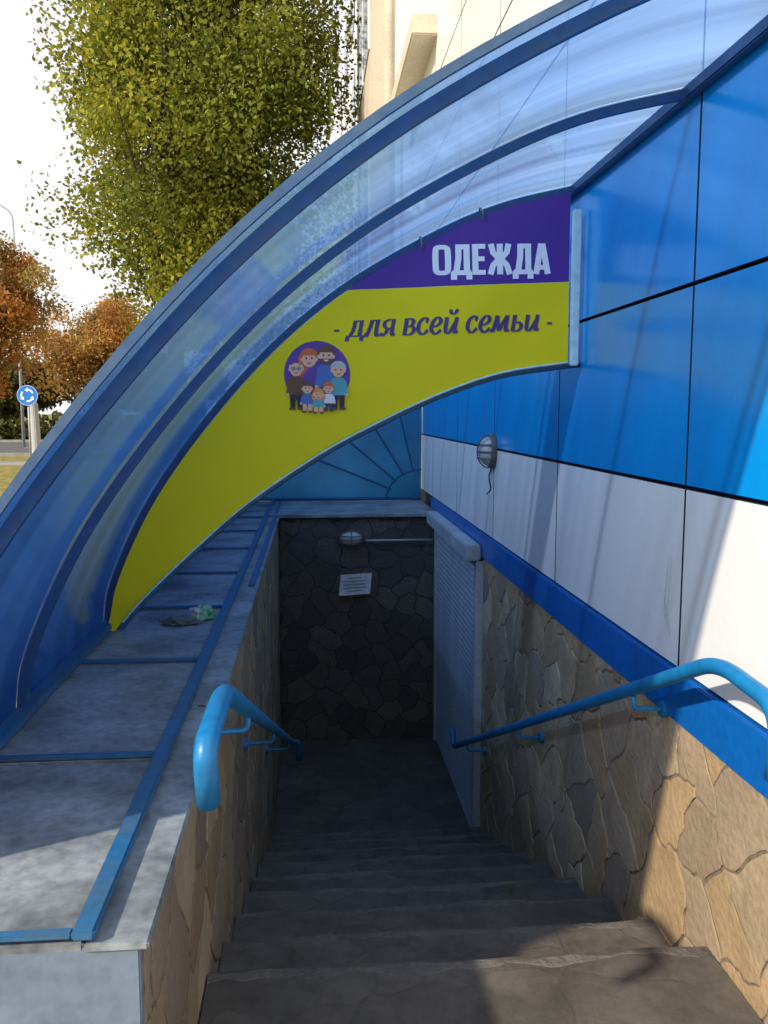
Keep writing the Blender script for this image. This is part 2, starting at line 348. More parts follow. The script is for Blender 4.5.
PP(boxobj('wall_core',XI-.003,1.04,6.62,7.7,-1.35,ZP-.02,M_mortard,None,0),fw)
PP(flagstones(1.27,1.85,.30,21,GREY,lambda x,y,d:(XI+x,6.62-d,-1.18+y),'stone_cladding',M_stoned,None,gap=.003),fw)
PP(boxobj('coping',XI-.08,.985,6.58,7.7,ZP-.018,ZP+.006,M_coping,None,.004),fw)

st=empty('staircase',(.36,3.5,0),label='worn grey-brown flagstone stairs leading down to a basement door',category='stairs')
def tread(ya,yb,z,th,last=False):
    b=MB(); nx=30; ny=8; vs=[];fs=[]; sd=ya*7
    x0,x1=XI+.006,.994
    for i in range(nx+1):
        for k in range(ny+1):
            x=x0+(x1-x0)*i/nx; y=ya+(yb-ya)*k/ny
            zz=z+.003*math.sin(x*7+y*5+sd)+.002*math.sin(x*19+sd)
            vs.append((x,y,zz))
    for i in range(nx):
        for k in range(ny): a=i*(ny+1)+k; fs.append((a,a+ny+1,a+ny+2,a+1))
    b.add(vs,fs); PP(b.obj('tread',M_stair),st)
    if last: return
    b=MB(); vs=[];fs=[]; n=60; rnd=random.Random(int(ya*100)); o_=0
    off=[]
    for i in range(n+1): o_=o_*.75+rnd.uniform(-.005,.005); off.append(o_)
    for i in range(n+1):
        x=x0+(x1-x0)*i/n; yy=yb+off[i]+.004*math.sin(x*8+sd); zz=z+.003*math.sin(x*7+yb*5+sd)+.002*math.sin(x*19+sd)
        vs+=[(x,yb-.035+off[-1-i]*2,zz-.001),(x,yb-.030+off[-1-i]*2,zz+.0009),(x,yy-.006,zz+.0005),(x,yy+.011,zz-.012),(x,yy+.013,zz-.03),(x,yy-.004,zz-.034),(x,yb-.004,z-th)]
    for i in range(n):
        for q in range(6): fs.append((i*7+q,(i+1)*7+q,(i+1)*7+q+1,i*7+q+1))
    b.add(vs,fs); PP(b.obj('nosing',M_nose),st)
edges=[.7,1.96,2.30]+[2.30+.36*k for k in range(1,8)]+[6.61]
for i in range(len(edges)-1):
    z=.141-.1413*i; ya=edges[i]; yb=edges[i+1]; last=i==len(edges)-2
    PP(boxobj('step_base',XI,1.0,ya+.01,yb-.012,-1.4,z-.03,M_conc,None,0),st)
    tread(ya-.01,yb if last else yb-.004,z,.138,last)

fr=empty('parapet_frame',(-.5,4,ZP),label='blue painted steel frame lying on the parapet coping',category='frame')
PP(boxobj('long_bar',-.370,-.336,1.235,7.7,ZP+.004,ZP+.020,M_tube,None,.003),fr)
PP(boxobj('long_bar',XO-.01,XO+.03,1.235,7.7,ZP+.004,ZP+.03,M_tube,None,.003),fr)
PP(boxobj('long_bar',XI-.03,XI+.0,3.9,7.6,ZP-.002,ZP+.008,M_tube,None,.003),fr)
for y in bars: PP(boxobj('cross_bar',XO+.031,-.371,y,y+.02,ZP+.004,ZP+.014,M_tube,None,.003),fr)

# ---------------------------------------------------------------- canopy
PR=[(-.775,-.80),(-.745,-.63),(-.61,-.34),(-.41,-.055),(-.15,.235),(.125,.46),(.434,.64),(.70,.755),(1.0,.83)]
prof=catmull([(a,0,c) for a,c in PR],6)
prof=[Vector((p.x,p.z)) for p in prof]
def norm2(i):
    a=prof[max(0,i-1)]; c=prof[min(len(prof)-1,i+1)]; t=(c-a).normalized(); return Vector((-t.y,t.x))
can=empty('canopy',(0,4,H),label='arched blue translucent plastic canopy over the basement stairs',category='canopy')
AY=[1.47,2.24,3.19,4.1,5.0,5.9,6.8,7.68]
def rib(y,w,o0,o1,mat,name='arch_rib'):
    vs=[];fs=[]
    for i,p in enumerate(prof):
        n=norm2(i); a=p+n*o0; c=p+n*o1
        vs+=[(a.x,y-w/2,H+a.y),(c.x,y-w/2,H+c.y),(c.x,y+w/2,H+c.y),(a.x,y+w/2,H+a.y)]
    for i in range(len(prof)-1):
        for k in range(4): k2=(k+1)%4; fs.append((i*4+k,i*4+k2,i*4+4+k2,i*4+4+k))
    fs+=[(3,2,1,0),tuple(len(vs)-4+k for k in range(4))]
    return PP(newmesh(name,vs,fs,mat),can)
for i,y in enumerate(AY): rib(y,.018,-.018,.006,M_rib)
rib(1.40,.012,.004,.019,M_edge,'edge_profile')
for i in range(len(AY)-1):
    ya=AY[i]-(.065 if i==0 else 0); yb=AY[i+1]; vs=[];fs=[]
    for k,p in enumerate(prof):
        q=p+norm2(k)*(.012)
        vs+=[(q.x,ya+.001,H+q.y),(q.x,yb-.001,H+q.y)]
    for k in range(len(prof)-1): fs.append((2*k,2*k+1,2*k+3,2*k+2))
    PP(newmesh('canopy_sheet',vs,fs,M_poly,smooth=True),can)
PP(boxobj('wall_rail',.97,1.0-.004,1.38,7.7,H+.805,H+.84,M_rib,None,.004),can)
gy=7.68; cx,cz=.99,ZP+.01
vs=[(cx,gy+.02,cz)]; fs=[]
for p in prof: vs.append((p.x,gy+.02,H+p.y))
for k in range(1,len(prof)): fs.append((0,k,k+1))
M_gable=paint('gable_sheet',(.02,.20,.48),.18,.75,1.3,bump=.003,dirtcol=(.01,.08,.24),transl=.5,finemix=.03)
PP(newmesh('gable_sheet',vs,fs,M_gable),can)
b=MB()
for th_ in (104,122,140,158):
    d=Vector((math.cos(R(th_)),math.sin(R(th_)))); best=max(range(len(prof)),key=lambda i:((Vector((prof[i].x-cx,H+prof[i].y-cz))).normalized()).dot(d))
    p=prof[best]; b.tube([(cx+.3*d.x,gy-.02,cz+.3*d.y*.85),(p.x,gy-.02,H+p.y)],.008,8)
pts=[]
for t in range(17):
    th=math.pi/2+ (math.pi/2)*t/16; pts.append((cx+.32*math.cos(th),gy-.03,cz+.32*.85*math.sin(th)))
b.tube(pts,.008,8)
b.tube([(-.7,gy-.02,cz+.01),(cx,gy-.02,cz+.01)],.012,8)
PP(b.obj('gable_bars',M_rib),can)

# ---------------------------------------------------------------- banner
SY=3.12
def wy(x,z): return SY+.006*math.sin(5*x+3*z+1)+.003*math.sin(13*x-7*z)
def interp(x,T):
    for (a,c),(d,e) in zip(T,T[1:]):
        if a<=x<=d: return c+(e-c)*(x-a)/(d-a)
    return T[0][1] if x<T[0][0] else T[-1][1]
topT=[]
for i,p in enumerate(prof):
    q=p-norm2(i)*.026; topT.append((q.x,q.y))
topT.sort()
BT=[(-.785,-.87),(-.63,-.685),(-.415,-.480),(-.230,-.322),(.031,-.147),(.251,-.03),(.475,.073),(.70,.148),(.945,.186)]
bc=catmull([(a,0,c) for a,c in BT],5); botT=[(p.x,p.z) for p in bc]
ban=empty('banner_sign',(.1,SY,H),label='curved yellow and purple clothing shop banner hung under the canopy arch',category='sign')
def bline(x): return .432+.050*(x-.10)
XA,XB=-.757,.945; NX=110; NZ=8
vy=[];fy=[];vp=[];fp=[]
for i in range(NX+1):
    x=XA+(XB-XA)*i/NX; bo=interp(x,botT); to=max(interp(x,topT),bo+.002); t=min(to,bline(x))
    for k in range(NZ+1):
        z=bo+(t-bo)*k/NZ; vy.append((x,wy(x,z),H+z))
for i in range(NX):
    for k in range(NZ): a=i*(NZ+1)+k; fy.append((a,a+NZ+1,a+NZ+2,a+1))
PP(newmesh('banner_yellow_field',vy,fy,M_yellow,smooth=True),ban)
xs_=[x for x in [XA+(XB-XA)*i/400 for i in range(401)] if interp(x,topT)>bline(x)+.001]
for x in xs_:
    to=interp(x,topT); bo=bline(x)
    for k in range(4): z=bo+.0005+(to-bo)*k/3; vp.append((x,wy(x,z),H+z))
for i in range(len(xs_)-1):
    for k in range(3): a=i*4+k; fp.append((a,a+4,a+5,a+1))
PP(newmesh('banner_purple_field',vp,fp,M_purple,smooth=True),ban)
class Strokes:
    def __init__(s): s.b=MB(); s.k=0
    def stroke(s,pts,f,hmax,hmin,nib=R(20),T=None,mi=0):
        s.k+=1; off=.0012+.00004*s.k; vs=[];fs=[]
        for i,p in enumerate(pts):
            t=(pts[min(i+1,len(pts)-1)]-pts[max(0,i-1)]); t=t.normalized() if t.length>0 else Vector((1,0))
            nn=Vector((-t.y,t.x)); w=hmin+(hmax-hmin)*abs(t.x*math.sin(nib)-t.y*math.cos(nib))**1.3
            for sg in (1,-1):
                q=T(p+nn*w*sg); vs.append((q[0],wy(q[0],q[1])-off,H+q[1]))
        for i in range(len(pts)-1): fs.append((2*i,2*i+1,2*i+3,2*i+2))
        s.b.add(vs,fs,mi)
    def dot(s,c,r,T):
        s.k+=1; off=.0012+.00004*s.k; vs=[]
        for k in range(10):
            q=T(Vector((c.x+r*math.cos(k*.628),c.y+r*math.sin(k*.628)))); vs.append((q[0],wy(q[0],q[1])-off,H+q[1]))
        s.b.add(vs,[tuple(range(10))])
G={'д':(1.24,[[(.42,.96),(.40,.60),(.30,.28),(.14,.06)],[(.30,.96),(1.06,.96)],[(.90,.98),(.88,.04)],[(.0,.05),(1.14,.05)],[(.03,.08),(-.03,-.26)],[(1.08,.08),(1.05,-.26)]],[]),
'л':(1.18,[[(0,.12),(.08,.03),(.20,.10),(.36,.6),(.44,.96)],[(.32,.96),(1.04,.96)],[(.86,.98),(.84,.22),(.94,.03),(1.08,.14)]],[(.06,.12)]),
'я':(1.16,[[(.86,.98),(.84,.22),(.94,.03),(1.06,.12)],[(1.0,.96),(.50,.97),(.20,.76),(.38,.48),(.84,.46)],[(.54,.46),(.36,.16),(.16,.03),(.02,.10)]],[(.06,.12)]),
'в':(1.04,[[(.20,.98),(.18,.03)],[(.02,.96),(.5,.97),(.72,.78),(.54,.54),(.2,.52)],[(.2,.52),(.66,.51),(.84,.27),(.58,.03),(.02,.03)]],[]),
'с':(.96,[[(.74,.78),(.6,.96),(.40,.97),(.14,.72),(.12,.3),(.38,.02),(.62,.06),(.84,.26)]],[(.69,.78)]),
'е':(.98,[[(.12,.42),(.50,.50),(.74,.72),(.64,.94),(.42,.98),(.16,.70),(.12,.3),(.40,.01),(.64,.06),(.86,.24)]],[]),
'и':(1.28,[[(.02,.94),(.24,.96)],[(.20,.98),(.20,.30),(.34,.03),(.58,.12),(.88,.66)],[(.94,.98),(.90,.22),(1.0,.03),(1.14,.14)]],[]),
'м':(1.48,[[(0,.10),(.08,.03),(.18,.14),(.32,.98)],[(.18,.96),(.40,.96)],[(.32,.96),(.44,.50),(.62,.08)],[(.60,.06),(.84,.55),(1.08,.96)],[(1.10,.98),(1.10,.22),(1.20,.03),(1.34,.14)],[(1.0,.96),(1.22,.96)]],[(.05,.11)]),
'ь':(1.0,[[(.20,.98),(.18,.03)],[(.02,.96),(.34,.96)],[(.2,.52),(.6,.52),(.80,.28),(.58,.03),(.02,.03)]],[]),
'-':(.60,[[(0,.42),(.38,.42)]],[]),' ':(.46,[],[])}
G['й']=(1.28,G['и'][1]+[[(.36,1.40),(.52,1.22),(.72,1.22),(.88,1.40)]],[(.38,1.38),(.88,1.38)])
txt='- для всей семьи -'
tot=sum(G[c][0] for c in txt)-.21; sx=.80/tot; sy=.058; x=0; S=Strokes()
tx0,tz0=.080,.266; tilt=math.atan(.034/.80)
for c in txt:
    adv,pl,dots=G[c]
    def T(p,x=x): 
        u=(x+p.x+.24*p.y)*sx; w=p.y*sy; return (tx0+u*math.cos(tilt)-w*math.sin(tilt),tz0+u*math.sin(tilt)+w*math.cos(tilt))
    for st_ in pl:
        pts=[Vector((q.x,q.y)) for q in catmull([(a,c2,0) for a,c2 in st_],8)]
        S.stroke(pts,None,.155,.046 if c!='-' else .07,nib=0,T=T)
    for d_ in dots: S.dot(Vector(d_),.11,T)
    x+=adv
PP(S.b.obj('lettering',M_letp,label='dark purple italic line reading - для всей семьи -'),ban)
B={'О':(.56,.5,[('c',[(.25,.92),(.38,.9),(.44,.78),(.44,.22),(.38,.1),(.25,.08),(.12,.1),(.06,.22),(.06,.78),(.12,.9)])]),
'Д':(.64,.5,[('l',[(.19,.92),(.5,.92)]),('l',[(.47,1),(.47,.0)]),('l',[(.22,1),(.21,.55),(.13,.05)]),('l',[(0,.075),(.6,.075)]),('l',[(.06,.1),(.06,-.15)]),('l',[(.54,.1),(.54,-.15)])]),
'Е':(.50,.5,[('l',[(.10,0),(.10,1)]),('l',[(.1,.925),(.42,.925)]),('l',[(.1,.52),(.39,.52)]),('l',[(.1,.075),(.42,.075)])]),
'Ж':(.82,.5,[('l',[(.38,0),(.38,1)]),('l',[(.10,1),(.16,.72),(.36,.5)]),('l',[(.66,1),(.60,.72),(.40,.5)]),('l',[(.36,.52),(.16,.3),(.07,0)]),('l',[(.40,.52),(.60,.3),(.69,0)])]),
'А':(.58,.5,[('l',[(.08,0),(.25,1)]),('l',[(.46,0),(.29,1)]),('l',[(.15,.22),(.39,.22)])])}
S=Strokes(); word='ОДЕЖДА'; tot=sum(B[c][0] for c in word)-.08; sx=.425/tot; sy=.108; x=0; tx0,tz0=.445,.488; tilt=R(1.8)
for c in word:
    adv,_,pl=B[c]
    def T(p,x=x):
        u=(x+p.x)*sx; w=p.y*sy; return (tx0+u*math.cos(tilt)-w*math.sin(tilt),tz0+u*math.sin(tilt)+w*math.cos(tilt))
    for kind,pts in pl:
        if kind=='c': q=[Vector((a.x,a.y)) for a in catmull([(a,d,0) for a,d in pts],4,True)]
        else: q=[Vector(a) for a in pts]
        horiz=abs(pts[0][1]-pts[1][1])<1e-6 and kind=='l'
        S.stroke(q,None,.096 if not horiz else .078,.078 if kind=='l' else .072,nib=0,T=T)
    x+=adv
PP(S.b.obj('lettering',M_letw,label='white block capitals reading ОДЕЖДА'),ban)
cols={'disc':(.13,.05,.30),'skin':(.80,.46,.28),'gray':(.50,.48,.46),'red':(.65,.14,.03),'dark':(.03,.02,.03),'pink':(.70,.12,.10),'teal':(.10,.38,.40),'blue':(.08,.16,.45),'orange':(.8,.28,.05),'brown':(.16,.07,.03),'navy':(.03,.04,.12),'white':(.75,.75,.75)}
mk=list(cols); EM=[flat('emblem_'+k,cols[k]) for k in mk]
eb=MB(); lay=[0]; ex,ez=.022,.135; es=.122/33*.98
def ell(px,pz,rx,rz,c,a0=0,a1=360,n=20):
    lay[0]+=1; off=.002+.00008*lay[0]; vs=[]
    for k in range(n):
        th=R(a0+(a1-a0)*k/(n if a1-a0==360 else n-1)); X=ex+(px+rx*math.cos(th))*es; Z=ez+(pz+rz*math.sin(th))*es; vs.append((X,wy(X,Z)-off,H+Z))
    eb.add(vs,[tuple(range(n))],mk.index(c))
def poly(pts,c):
    lay[0]+=1; off=.002+.00008*lay[0]; vs=[]
    for a,d in pts: X=ex+a*es; Z=ez+d*es; vs.append((X,wy(X,Z)-off,H+Z))
    eb.add(vs,[tuple(range(len(pts)))],mk.index(c))
ell(0,0,33,33,'disc',n=36)
def person(px,hz,r,hair,shirt,bot,longh=False,bald=False,beard=False,glasses=False,legs='dark',foot='brown'):
    hip=bot+(hz-bot)*.38; lw=r*.42
    for sgn in (-1,1):
        c0=px+sgn*r*.48; poly([(c0-lw*.8,bot),(c0+lw*.8,bot),(c0+lw,hip+1),(c0-lw,hip+1)],legs); ell(c0+sgn*.6,bot,lw*1.2,r*.2,foot,n=10)
    if longh: ell(px,hz-r*.30,r*1.35,r*1.5,hair)
    poly([(px-r*1.0,hip-1),(px+r*1.0,hip-1),(px+r*1.15,hz-r*1.5),(px+r*.65,hz-r*1.0),(px-r*.65,hz-r*1.0),(px-r*1.15,hz-r*1.5)],shirt)
    for sgn in (-1,1):
        poly([(px+sgn*r*1.1,hz-r*1.45),(px+sgn*r*.8,hz-r*1.3),(px+sgn*r*1.0,hip),(px+sgn*r*1.4,hip)][::sgn],shirt); ell(px+sgn*r*1.2,hip-.6,r*.22,r*.22,'skin',n=8)
    if not bald: ell(px,hz+r*.34,r*1.10,r*.98,hair)
    ell(px,hz-r*.05,r*.86,r*.92,'skin'); ell(px-r*.92,hz-.05*r,r*.16,r*.22,'skin',n=8); ell(px+r*.92,hz-.05*r,r*.16,r*.22,'skin',n=8)
    if bald:
        for sgn in (-1,1): ell(px+sgn*r*.8,hz+r*.25,r*.2,r*.4,hair,n=10)
    else: ell(px,hz+r*.45,r*.95,r*.62,hair,0,180)
    if beard: ell(px,hz-r*.30,r*.84,r*.78,'brown',180,360)
    for sgn in (-1,1):
        if glasses: ell(px+sgn*r*.36,hz+.08*r,r*.3,r*.26,'dark',n=12); ell(px+sgn*r*.36,hz+.08*r,r*.23,r*.19,'skin',n=12)
        ell(px+sgn*r*.34,hz+.1*r,r*.11,r*.14,'dark',n=8)
    ell(px,hz-r*.42,r*.3,r*.2,'white' if beard else 'pink',180,360,n=8)
person(-8,15,8.2,'red','pink',-30,longh=True,legs='navy')
person(9,18,8.2,'brown','blue',-30,beard=True)
person(-21,5,7.2,'gray','brown',-34,bald=True,glasses=True)
person(21,4,7.2,'gray','teal',-34)
person(-10,-14,5.4,'brown','blue',-37,legs='skin',longh=True)
person(11,-14,5.2,'red','white',-36,legs='navy')
person(1,-20,5.0,'orange','teal',-38,longh=True,legs='skin')
PP(eb.obj('emblem',EM,label='round purple emblem with a cartoon family of seven'),ban)
b=MB()
b.tube([(p.x,SY-.004,H+p.z-.004) for p in bc[3:]],.004,6); PP(b.obj('banner_hem',M_post),ban)
b=MB(); b.tube([(p.x,SY+.03,H+p.z-.016) for p in bc]+[(.998,SY+.03,H+.175)],.010,8); PP(b.obj('lower_arch_tube',M_tube,smooth=True),can)
PP(boxobj('edge_strip',.955,.985,SY-.01,SY+.02,H+.17,H+.73,M_post,None,.004),can)
for x in (.40,.62):
    z=interp(x,topT); b=MB(); pts=[(x,SY-.006,H+z-.012),(x,SY-.008,H+z+.01),(x,SY+.05,H+z+.042),(x+.004,SY+.09,H+z+.01)]
    b.tube(catmull(pts,4),.003,6); PP(b.obj('cable_tie',M_conc),ban)

# ---------------------------------------------------------------- handrails
def rail(name,pts,brk,wallx,label,rad=.07):
    e=empty(name,pts[0],label=label,category='handrail')
    b=MB(); b.tube(roundpath(pts,rad,7),.0185,18); PP(b.obj('rail',M_rail,smooth=True),e)
    for p in brk:
        b=MB(); s=1 if wallx>p[0] else -1
        b.tube(roundpath([(p[0],p[1],p[2]-.015),(p[0],p[1],p[2]-.05),(wallx,p[1],p[2]-.055)],.03)+[Vector((wallx+s*.006,p[1],p[2]-.055))],.0065,10)
        PP(b.obj('bracket',M_rail,smooth=True),e)
        b=MB(); b.tube([(wallx-s*.010,p[1],p[2]-.055),(wallx+s*.010,p[1],p[2]-.055)],.022,16); PP(b.obj('wall_flange',M_rail),e)
zr=lambda y:H-.50-.427*(y-1.5)
rail('handrail',[(-.165,1.27,H-.60),(-.165,1.24,H-.50),(-.163,1.50,H-.50),(-.14,4.95,zr(4.95)),(-.10,5.05,zr(5.05)),(-.10,5.08,zr(5.05)-.12)],
     [(-.16,2.0,zr(2.0)),(-.155,3.1,zr(3.1)),(-.145,4.5,zr(4.5))],XI+.01,'blue tubular handrail fixed to the stone parapet')
zq=lambda y:H-.55-.461*(y-1.75)
rail('handrail',[(.90,1.53,H-.72),(.90,1.52,H-.572),(.90,1.78,H-.555),(.88,5.15,zq(5.15)),(.88,5.19,zq(5.15)+.10)],
     [(.897,2.25,zq(2.25)),(.89,3.5,zq(3.5)),(.885,4.7,zq(4.7))],.985,'blue tubular handrail fixed to the stone building wall',.09)

# ---------------------------------------------------------------- lamps, paper, conduit, litter
def bulkhead(name,o,dirv,w,h,label):
    e=empty(name,o,label=label,category='lamp')
    o=Vector(o); d=Vector(dirv); u=Vector((0,0,1)); s=d.cross(u)
    def W(a,c,n): return o+s*a+u*c+d*n
    def dome(n0,n1,k,rings=7,seg=24,full=1.0):
        vs=[];fs=[]
        for r in range(rings+1):
            t=r/rings*math.pi/2
            for q in range(seg):
                th=2*math.pi*q/seg; vs.append(W(w*k*math.cos(t)*math.cos(th),h*k*math.cos(t)*math.sin(th),n0+(n1-n0)*math.sin(t)))
        for r in range(rings):
            for q in range(seg): q2=(q+1)%seg; fs.append((r*seg+q,r*seg+q2,(r+1)*seg+q2,(r+1)*seg+q))
        return vs,fs
    b=MB(); vs=[];fs=[]; seg=24
    for n_,k in ((0,1),(.02,1),(.028,.93)):
        for q in range(seg): th=2*math.pi*q/seg; vs.append(W(w*k*math.cos(th),h*k*math.sin(th),n_))
    for r in range(2):
        for q in range(seg): q2=(q+1)%seg; fs.append((r*seg+q,r*seg+q2,(r+1)*seg+q2,(r+1)*seg+q))
    fs.append(tuple(range(2*seg,3*seg))); b.add(vs,fs); PP(b.obj('lamp_base',M_lampm),e)
    b=MB(); b.add(*dome(.028,.085,.84)); PP(b.obj('lamp_glass',M_lamp,smooth=True),e)
    b=MB()
    for k in (-.4,0,.4):
        pts=[W(w*.95*math.cos(t)*math.sqrt(1-k*k),h*k,.028+.065*math.sin(t)) for t in [math.pi*i/12 for i in range(13)]]
        b.tube(pts,.004,6)
    pts=[W(0,h*.95*math.cos(t),.028+.065*math.sin(t)) for t in [math.pi*i/12 for i in range(13)]]; b.tube(pts,.004,6)
    PP(b.obj('lamp_cage',M_lampm),e); return e
bulkhead('wall_lamp',(.998,4.62,H-.215),(-1,0,0),.085,.095,'caged bulkhead lamp on the white wall panels')
bulkhead('wall_lamp',(.30,6.60,H-.985),(0,-1,0),.10,.065,'oval bulkhead lamp on the dark stone wall')
b=MB(); b.tube(catmull([(.985,4.62,H-.31),(.975,4.63,H-.36),(.98,4.6,H-.42),(.96,4.61,H-.45)],5),.004,6); b.obj('lamp_cable',M_dark,label='thin loose black cable below the wall lamp',category='cable')
b=MB(); b.tube([(.41,6.575,H-1.0),(.94,6.575,H-1.0)],.009,8); b.obj('conduit',M_shut,smooth=True,label='white plastic conduit across the dark stone wall',category='pipe')
b=MB(); b.tube(catmull([(.99,2.26,H-.40),(.985,2.27,H-.50),(.99,2.28,H-.56),(.985,2.25,H-.62)],5),.0015,6); b.obj('hanging_wire',M_galv,label='thin wire hanging down the white wall panel',category='cable')
pn=empty('paper_notice',(.32,6.57,H-1.35),label='white printed notice taped to the dark stone wall',category='notice')
b=MB(); vs=[];fs=[]
for i in range(7):
    for k in range(5): vs.append((.20+.245*i/6+.004*k,6.575-.006*math.sin(i*1.1)-.012*(k==0),H-1.435+.165*k/4+.012*i/6))
for i in range(6):
    for k in range(4): a=i*5+k; fs.append((a,a+5,a+6,a+1))
b.add(vs,fs); PP(b.obj('sheet',M_paper,smooth=True),pn)
b=MB(); M_ink=paint('ink',(.25,.27,.32),.8,.3)
for k in range(5):
    z=H-1.405+.026*k; w=[.12,.19,.17,.19,.10][k]; x0=.325-w/2
    b.add([(x0,6.560,z),(x0+w,6.560,z+.008),(x0+w,6.560,z+.015),(x0,6.560,z+.007)],[(0,1,2,3)])
PP(b.obj('print_lines',M_ink),pn)
def crumple(name,loc,s,mats,seed,label,cat):
    bm=bmesh.new(); bmesh.ops.create_icosphere(bm,subdivisions=3,radius=1); rnd=random.Random(seed)
    from mathutils import noise
    for v_ in bm.verts:
        nn=noise.noise(v_.co*1.7+Vector((seed,0,0)))+.5*noise.noise(v_.co*4+Vector((0,seed,0))); v_.co*=1+.6*nn
        v_.co=Vector((v_.co.x*s[0],v_.co.y*s[1],max(v_.co.z*s[2],-s[2]*.55)))+Vector(loc)
    b=MB(); b.bm(bm); o=b.obj(name,mats,label=label,category=cat)
    if isinstance(mats,list):
        for p in o.data.polygons: p.material_index=1 if (p.center.x-loc[0])<0 else 0
    return o
M_gr=paint('green_wrapper',(.05,.35,.12),.3,.5,20,dirtcol=(.7,.7,.7)); M_wr=paint('white_wrapper',(.6,.6,.6),.35,.4,20)
crumple('crumpled_wrapper',(-.435,3.28,ZP+.022),(.05,.045,.03),[M_gr,M_wr],3,'crumpled green and white plastic wrapper on the coping','litter')
crumple('crumpled_paper',(-.50,3.20,ZP+.014),(.07,.03,.018),M_lampm,8,'flattened dark scrap of paper on the coping','litter')
b=MB(); rl=random.Random(2)
for k in range(40):
    if k<10: x=rl.uniform(XO+.05,XI-.01);y=rl.uniform(2.0,6.4); z=ZP+.006
    else:
        i=rl.randint(0,6); x=rl.choice([rl.uniform(XI+.05,.95),rl.uniform(.8,.95)]); y=2.3+.36*i+rl.uniform(.05,.30); z=-.1413*(i+1)+.007
    a=rl.uniform(0,6.28); s=rl.uniform(.008,.016); pts=[]
    for q,(u_,w_) in enumerate([(-1,0),(-.3,.55),(.6,.4),(1.1,0),(.6,-.4),(-.3,-.55)]):
        pts.append((x+s*(u_*math.cos(a)-w_*math.sin(a)),y+s*(u_*math.sin(a)+w_*math.cos(a)),z+rl.uniform(0,.006)))
    c=rl.choice([(.2,.13,.04),(.16,.08,.03),(.10,.07,.03)]); b.add(pts,[(0,1,2,3,4,5)],0,c)
b.obj('fallen_leaves',M_leaf,usecol=True,kind='stuff')

# ---------------------------------------------------------------- trees
def tree(name,base,crown,rad,nclump,nleaf,lsize,pal,seed,label,trunk_r=.22,clr=.5,low=0,vary=.3):
    rng=np.random.default_rng(seed); rnd=random.Random(seed)
    base=Vector(base); cc=Vector(crown); e=empty(name,base,label=label,category='tree')
    cl=[]
    for i in range(nclump):
        d=rng.normal(size=3); d/=np.linalg.norm(d); r=rng.uniform(.25,1.0)**.6
        r*=1+.13*math.sin(d[0]*5+seed)+.13*math.sin(d[2]*9+d[1]*4+seed*2)
        cl.append(np.array(cc)+d*r*np.array(rad))
    for i in range(low):
        cl.append(np.array((cc.x+.15+rng.normal()*rad[0]*.28,cc.y+rng.normal()*rad[1]*.4,cc.z-rad[2]*rng.uniform(.75,1.08))))
    b=MB(); top=Vector((cc.x,cc.y,cc.z+rad[2]*.3))
    mid=base.lerp(top,.5)+Vector((rnd.uniform(-.15,.15),rnd.uniform(-.1,.1),0))
    tp=catmull([base,base.lerp(mid,.5),mid,top],6); b.tube(tp,[trunk_r*(1.25 if i==0 else 1)*(1-.75*i/len(tp)) for i in range(len(tp))],12)
    for i in range(0,nclump,3):
        p=Vector(cl[i]); t=rnd.uniform(.4,.95); s=tp[int(t*(len(tp)-1))]
        m_=s.lerp(p,.5)+Vector((0,0,rnd.uniform(.0,.3))); q=catmull([s,m_,p],5); b.tube(q,[trunk_r*.24*(1-.85*k/len(q)) for k in range(len(q))],6)
    PP(b.obj('trunk',M_bark,smooth=True),e)
    C=[];K=[]
    for c in cl:
        n=int(nleaf*rng.uniform(.6,1.4)); g=np.clip(rng.normal(size=(n,3)),-1.6,1.6)*clr*np.array([1,1,.75])*.5*rng.uniform(.6,1.2); g[:,2]-=np.abs(g[:,0])*.3
        C.append(c+g); base_c=np.array(pal[rng.integers(len(pal))])*rng.uniform(.7,1.3)
        K.append(base_c*rng.uniform(1-vary,1+vary,size=(n,1)))
    C=np.concatenate(C);K=np.concatenate(K); n=len(C)
    a=rng.normal(size=(n,3)); a/=np.linalg.norm(a,axis=1)[:,None]; bb=rng.normal(size=(n,3)); bb-=a*(a*bb).sum(1)[:,None]; bb/=np.linalg.norm(bb,axis=1)[:,None]
    s=lsize*rng.uniform(.6,1.3,size=(n,1)); a*=s; bb*=s*.7
    V=np.stack([C-a,C-bb*.9+a*.1,C+a,C+bb*.9+a*.1],1).reshape(-1,3)
    me=bpy.data.meshes.new('crown'); me.vertices.add(4*n); me.vertices.foreach_set('co',V.ravel()); me.loops.add(4*n); me.loops.foreach_set('vertex_index',np.arange(4*n,dtype=np.int32))
    me.polygons.add(n); me.polygons.foreach_set('loop_start',np.arange(0,4*n,4,dtype=np.int32)); me.polygons.foreach_set('loop_total',np.full(n,4,dtype=np.int32))
    me.update(calc_edges=True); me.validate()
    ca=me.color_attributes.new('Col','FLOAT_COLOR','CORNER'); K4=np.concatenate([np.repeat(K,4,0),np.ones((4*n,1))],1); ca.data.foreach_set('color',K4.ravel().astype(np.float32))
    me.materials.append(M_leaf); o=bpy.data.objects.new('crown',me); COL.objects.link(o); PP(o,e); return e
LIME=[(.24,.26,.04),(.19,.22,.035),(.31,.30,.04),(.15,.18,.035),(.38,.32,.05),(.26,.27,.04)]
ORG=[(.50,.22,.06),(.42,.20,.06),(.52,.30,.09),(.34,.22,.07),(.30,.22,.07)]
tree('tree',(-2.3,14,0),(-1.60,14,6.8),(1.85,2.0,3.6),210,560,.040,LIME,4,'tall green and yellow linden tree on the verge',.18,.82,36,.18)
tree('tree',(-10.0,26,0),(-9.6,26,4.5),(2.0,2.0,2.1),110,340,.055,ORG,9,'small orange autumn tree beside the road',.14,.7,10,.2)
